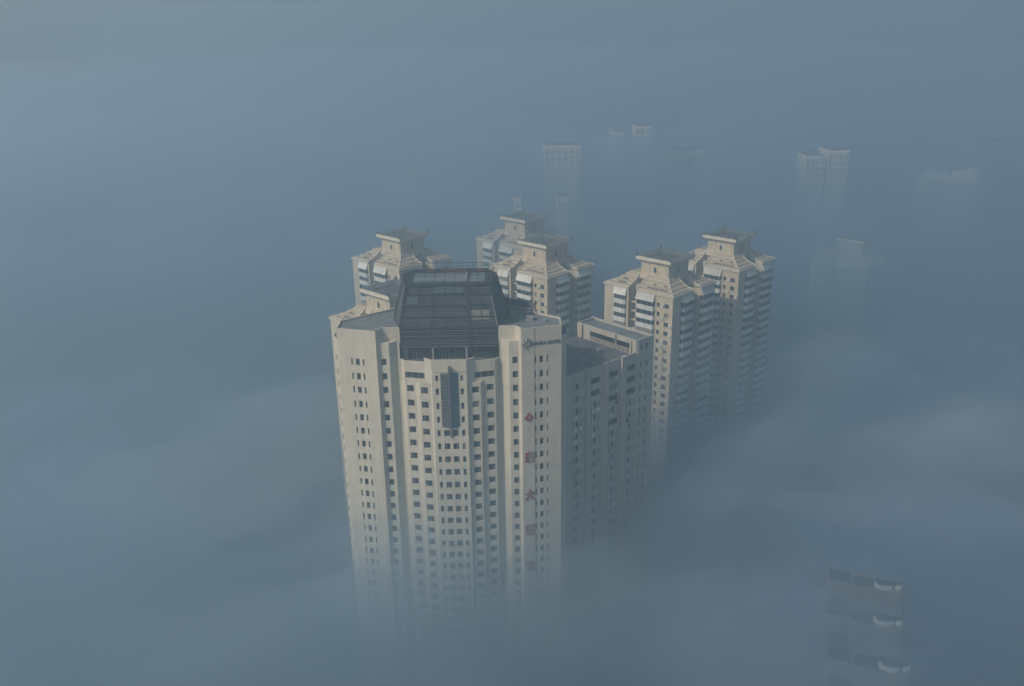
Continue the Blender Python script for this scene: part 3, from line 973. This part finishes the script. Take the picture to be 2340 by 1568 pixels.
towers = [
    # x, y of the near corner, base shift, label
    (48.63, 264.8, 0.0, 'beige tower with a square flared crown, right behind the slab block penthouse'),
    (75.8, 295.5, -0.6, 'tall beige tower furthest right of the sharp group, crown clear of its neighbours'),
    (11.8, 288.5, 0.0, 'beige tower just right of the dark rooftop frame, overlapping a twin behind it'),
    (5.6, 331.0, -0.3, 'beige tower peeking out from behind its twin, the higher of that pair'),
    (-37.8, 302.0, 0.0, 'beige tower behind the hotel on the left, right edge of its crown over open fog'),
    (-33.0, 232.0, 0.0, 'beige tower standing close behind the left wing of the hotel'),
    (154.6, 386.0, -23.5, 'ghostly tower nearly lost in fog at right, only dark roof edges showing'),
]
for i, (x, y, dz, lab) in enumerate(towers):
    o = TW if i == 0 else copy_tree(TW, kids)
    o.location = (x, y, dz)
    o.rotation_euler = (0, 0, R(46))
    tag(o, lab, 'tower', 'flared-roof residential towers standing in the fog')

# ------------------------------------------------------------------ low stepped terrace building, lower right
LT = empty('terrace_building', (64.0, 161.0, 0), R(-22))
tag(LT, 'blurred stepped roof terraces with three white curved parapets, lower right in the fog', 'building')
lw = MB(); lr = MB()
LV = 45.0
for i, (y, xo) in enumerate(((13.0, -0.1), (0.0, 0.0), (-14.3, 1.3))):
    X = lambda a: a + xo
    lw.box(X(0.2), X(15.0), y - 9.4, y + 1.5, 0, LV - 3.6)
    lw.box(X(4.6), X(14.6), y - 3.6, y + 1.2, LV - 3.6, LV)
    lw.box(X(-0.6), X(4.55), y - 2.2, y + 2.6, LV - 3.6, LV - .4)
    lw.box(X(9.6), X(15.7), y - 1.6, y + .9, LV - 6, LV - 1.2)
    lw.box(X(4.45), X(4.95), y - 2.9, y + 1.25, LV, LV + .55)          # low parapets
    lw.box(X(4.95), X(9.3), y + .75, y + 1.25, LV, LV + .55)
    lw.box(X(-0.62), X(-.1), y - 2.2, y + 2.6, LV - .4, LV + .1)
    lw.box(X(0.1), X(.55), y - 8.6, y - 3.3, LV - 3.6, LV - 3.0)
    lw.box(X(5.6), X(7.2), y - 6.8, y - 5.4, LV - 3.6, LV - 2.3)
    for bx in ((5.1, 9.1, y - 2.9, y + .6, LV + .02, LV + .06), (0.0, 4.3, y - 1.9, y + 2.3, LV - .38, LV - .3),
               (0.7, 5.0, y - 8.4, y - 3.3, LV - 3.58, LV - 3.5), (9.2, 14.4, y - 1.0, y + 1.0, LV + .03, LV + .07),
               (8.2, 14.2, y - 9.2, y - 7.4, LV - 3.58, LV - 3.5)):
        lr = MB(); lr.box(X(bx[0]), X(bx[1]), *bx[2:]); lr.build('roof', M['lt_roof'], LT)
    c = MB()
    n_ = 12
    q = lambda a0: (X(11.1) + 1.75 * math.cos(a0), y - 1.5 + 1.35 * math.sin(a0))
    for k in range(n_):
        a0 = math.pi * .93 + math.pi * .98 * k / n_; a1 = math.pi * .93 + math.pi * .98 * (k + 1) / n_
        c.bar((*q(a0), LV + .35), (*q(a1), LV + .35), 0.42, t2=.8)
    c.build('curved_parapet', M['white'], LT)
    c = MB(); c.prism([(X(13.3), y - 1.9), (X(14.0), y - 2.3), (X(14.6), y - 1.8), (X(14.5), y - 1.2), (X(13.6), y - 1.2)], LV + .07, LV + .8)
    c.build('roof_vent', M['white'], LT)
lw.build('wall', M['lt_wall'], LT)

# ------------------------------------------------------------------ distant buildings, almost swallowed by the fog
def far_building(x, y, wd, dp, top, lab, rz=0.0, m='far', boxes=(), name='distant_tower', nw=5, floors=3):
    r_ = empty(name, (x, y, 0), rz)
    tag(r_, lab, 'building', 'distant buildings fading into the fog')
    b = MB(); b.box(-wd / 2, wd / 2, 0, dp, 0, top)
    b.box(-wd / 2 - .3, wd / 2 + .3, -.3, dp + .3, top - 1.2, top - .6)
    for (a, b2, h) in boxes:
        b.box(a, b2, 1.0, min(dp - 1, 6), top, top + h)
    b.build('wall', M[m], r_)
    rr = MB(); rr.box(-wd / 2 + .5, wd / 2 - .5, .5, dp - .5, top + .01, top + .3)
    if not boxes: rr.build('roof', M['roof'], r_)
    ww = wd / nw * .45
    wm = MB(); wm.box(-ww / 2, ww / 2, -.06, -.003, -.8, .8)
    me = wm.mesh('window', M['glass'])
    for k in range(floors):
        for j in range(nw):
            o = bpy.data.objects.new('window', me)
            col.objects.link(o); o.parent = r_
            o.location = (-wd / 2 + wd * (j + .5) / nw, 0, top - 3.2 - 3.1 * k)
    return r_
far_building(148.9, 450, 9.6, 14, 96.2, 'pale faint block left of a taller twin block at upper right', nw=4)
far_building(159.8, 450, 10.0, 14, 98.6, 'pale faint block, the taller right half of the upper right pair', nw=4)
far_building(218.5, 450, 28.0, 14, 83.4, 'faint wide block with small pale huts on its roof near the right edge', nw=9,
             boxes=((-13.6, -9.5, 4.6), (-5.8, -3.4, 3.6), (0.6, 4.4, 3.8), (8.0, 11.4, 4.4)))
far_building(246.0, 478, 13.0, 12, 98.5, 'dark faint block behind the wide block with roof huts', m='far_grey', nw=4)
far_building(26.8, 466, 18.3, 14, 101.0, 'barely visible wide slab above the beige twins', nw=6)
far_building(61.0, 520, 6.5, 10, 101.0, 'barely visible slim block with a bright top, upper centre', nw=3)
far_building(76.0, 530, 9.0, 10, 103.0, 'barely visible slim block, the higher bright top in upper centre', nw=3)
far_building(84.5, 462, 13.5, 12, 98.3, 'dim darker block between two pale ones in upper centre', m='far_grey', nw=5)
far_building(94.5, 466, 5.6, 10, 97.6, 'small pale block beside the dim darker one, upper centre', nw=3)
far_building(3.6, 420, 3.2, 8, 83.2, 'thin pale sliver of a building above the higher beige twin', nw=1)
far_building(25.5, 440, 5.0, 9, 80.0, 'faint narrow column right of the higher beige twin', nw=2)
far_building(-48.0, 460, 5.0, 9, 91.5, 'faint narrow column above the hotel on the left', nw=2)

# ------------------------------------------------------------------ fog
def volume_mat(name, color, dens, aniso=0.5, absorb=(0, 0, 0)):
    m = bpy.data.materials.new(name)
    m.use_nodes = True
    n, l = m.node_tree.nodes, m.node_tree.links
    n.remove(n['Principled BSDF'])
    v = n.new('ShaderNodeVolumePrincipled')
    v.inputs['Color'].default_value = (*color, 1)
    v.inputs['Density'].default_value = dens
    v.inputs['Anisotropy'].default_value = aniso
    l.new(v.outputs[0], n['Material Output'].inputs['Volume'])
    return m
hz = MB(); hz.box(-500, 700, -80, 1500, -1, 190)
tag(hz.build('haze', volume_mat('haze_air', (0.60, 0.775, 0.895), 0.0020)), kind='stuff')

from mathutils import noise
def fog_bank(name, x0, x1, y0, y1, step, hfun, dens, color):
    nx, ny = int((x1 - x0) / step), int((y1 - y0) / step)
    v, f = [], []
    for j in range(ny + 1):
        for i in range(nx + 1):
            x, y = x0 + i * step, y0 + j * step
            v.append((x, y, max(1.0, hfun(x, y))))
    k = len(v)
    for j in range(ny + 1):
        for i in range(nx + 1):
            v.append((x0 + i * step, y0 + j * step, -0.5))
    W_ = nx + 1
    for j in range(ny):
        for i in range(nx):
            a = j * W_ + i
            f.append((a, a + 1, a + W_ + 1, a + W_))
            f.append((k + a, k + a + W_, k + a + W_ + 1, k + a + 1))
    for i in range(nx):
        a = i; f.append((k + a, k + a + 1, a + 1, a))
        a = ny * W_ + i; f.append((a, a + 1, k + a + 1, k + a))
    for j in range(ny):
        a = j * W_; f.append((a, a + W_, k + a + W_, k + a))
        a = j * W_ + nx; f.append((k + a, k + a + W_, a + W_, a))
    me = bpy.data.meshes.new(name)
    me.from_pydata(v, [], f)
    me.materials.append(volume_mat(name + '_air', color, dens))
    o = bpy.data.objects.new(name, me)
    col.objects.link(o)
    tag(o, kind='stuff')
    return o
def sst(a, b, x):
    t = min(1, max(0, (x - a) / (b - a))); return t * t * (3 - 2 * t)
def bump(x, y):
    return math.exp(-(((x - 75) / 75) ** 2 + ((y - 140) / 60) ** 2))
def h1(x, y):
    base = 38 + 31 * sst(332, 378, y) + 31 * sst(392, 446, y) + 10 * sst(500, 800, y)
    nse = noise.fractal(Vector((x / 48, y / 48, 1.7)), 0.9, 2.1, 5) * 17
    near = math.exp(-(((x - 2) / 30) ** 2 + ((y - 196) / 26) ** 2))
    return base + nse + 21 * bump(x, y) - 9 * near
def h2(x, y):
    base = 62 + 36 * sst(280, 335, y) + 18 * sst(345, 425, y) + 10 * sst(500, 800, y)
    nse = noise.fractal(Vector((x / 70, y / 70, 7.7)), 0.9, 2.1, 5) * 18
    return base + nse + 6 * bump(x, y)
fog_bank('fog_bank', -420, 560, 60, 1300, 8, h1, 0.024, (0.65, 0.795, 0.94))
fog_bank('fog_bank', -430, 570, 50, 1310, 10, h2, 0.0098, (0.58, 0.765, 0.92))
wisp_air = volume_mat('wisp_air', (0.86, 0.92, 0.97), 0.0075, 0.35)
def wisp(x, y, z, rx, ry, rz, seed, ang=0.0):
    bm = bmesh.new()
    bmesh.ops.create_icosphere(bm, subdivisions=4, radius=1.0)
    for v in bm.verts:
        n1 = noise.fractal(v.co * 1.6 + Vector((seed * 3.1, 0, seed)), 0.8, 2.1, 4)
        v.co *= 1 + 0.42 * n1
        v.co = Vector((v.co.x * rx, v.co.y * ry, v.co.z * rz))
    me = bpy.data.meshes.new('fog_wisp'); bm.to_mesh(me); bm.free()
    me.materials.append(wisp_air)
    o = bpy.data.objects.new('fog_wisp', me); col.objects.link(o)
    o.location = (x, y, z); o.rotation_euler = (0, 0, ang)
    tag(o, kind='stuff')
WISPS = [(92, 176, 66, 34, 22, 10, 1, .5), (56, 200, 56, 24, 12, 9, 2, .7), (118, 212, 62, 30, 16, 9, 3, .2), (104, 190, 70, 22, 12, 7, 16, .6),
         (28, 158, 44, 26, 14, 9, 4, .3), (6, 172, 36, 18, 10, 9, 5, .1), (-12, 178, 30, 14, 8, 8, 6, 0), (18, 166, 50, 15, 9, 6, 17, .2), (44, 142, 46, 18, 12, 7, 7, -.3),
         (-75, 210, 50, 34, 20, 12, 8, .4), (-60, 232, 58, 22, 14, 9, 18, .1), (-60, 150, 44, 26, 16, 9, 10, .2), (-34, 172, 40, 14, 9, 8, 19, .2),
         (98, 262, 60, 22, 12, 9, 11, .6), (84, 240, 50, 16, 12, 8, 20, .4)]
for a in WISPS: wisp(*a)
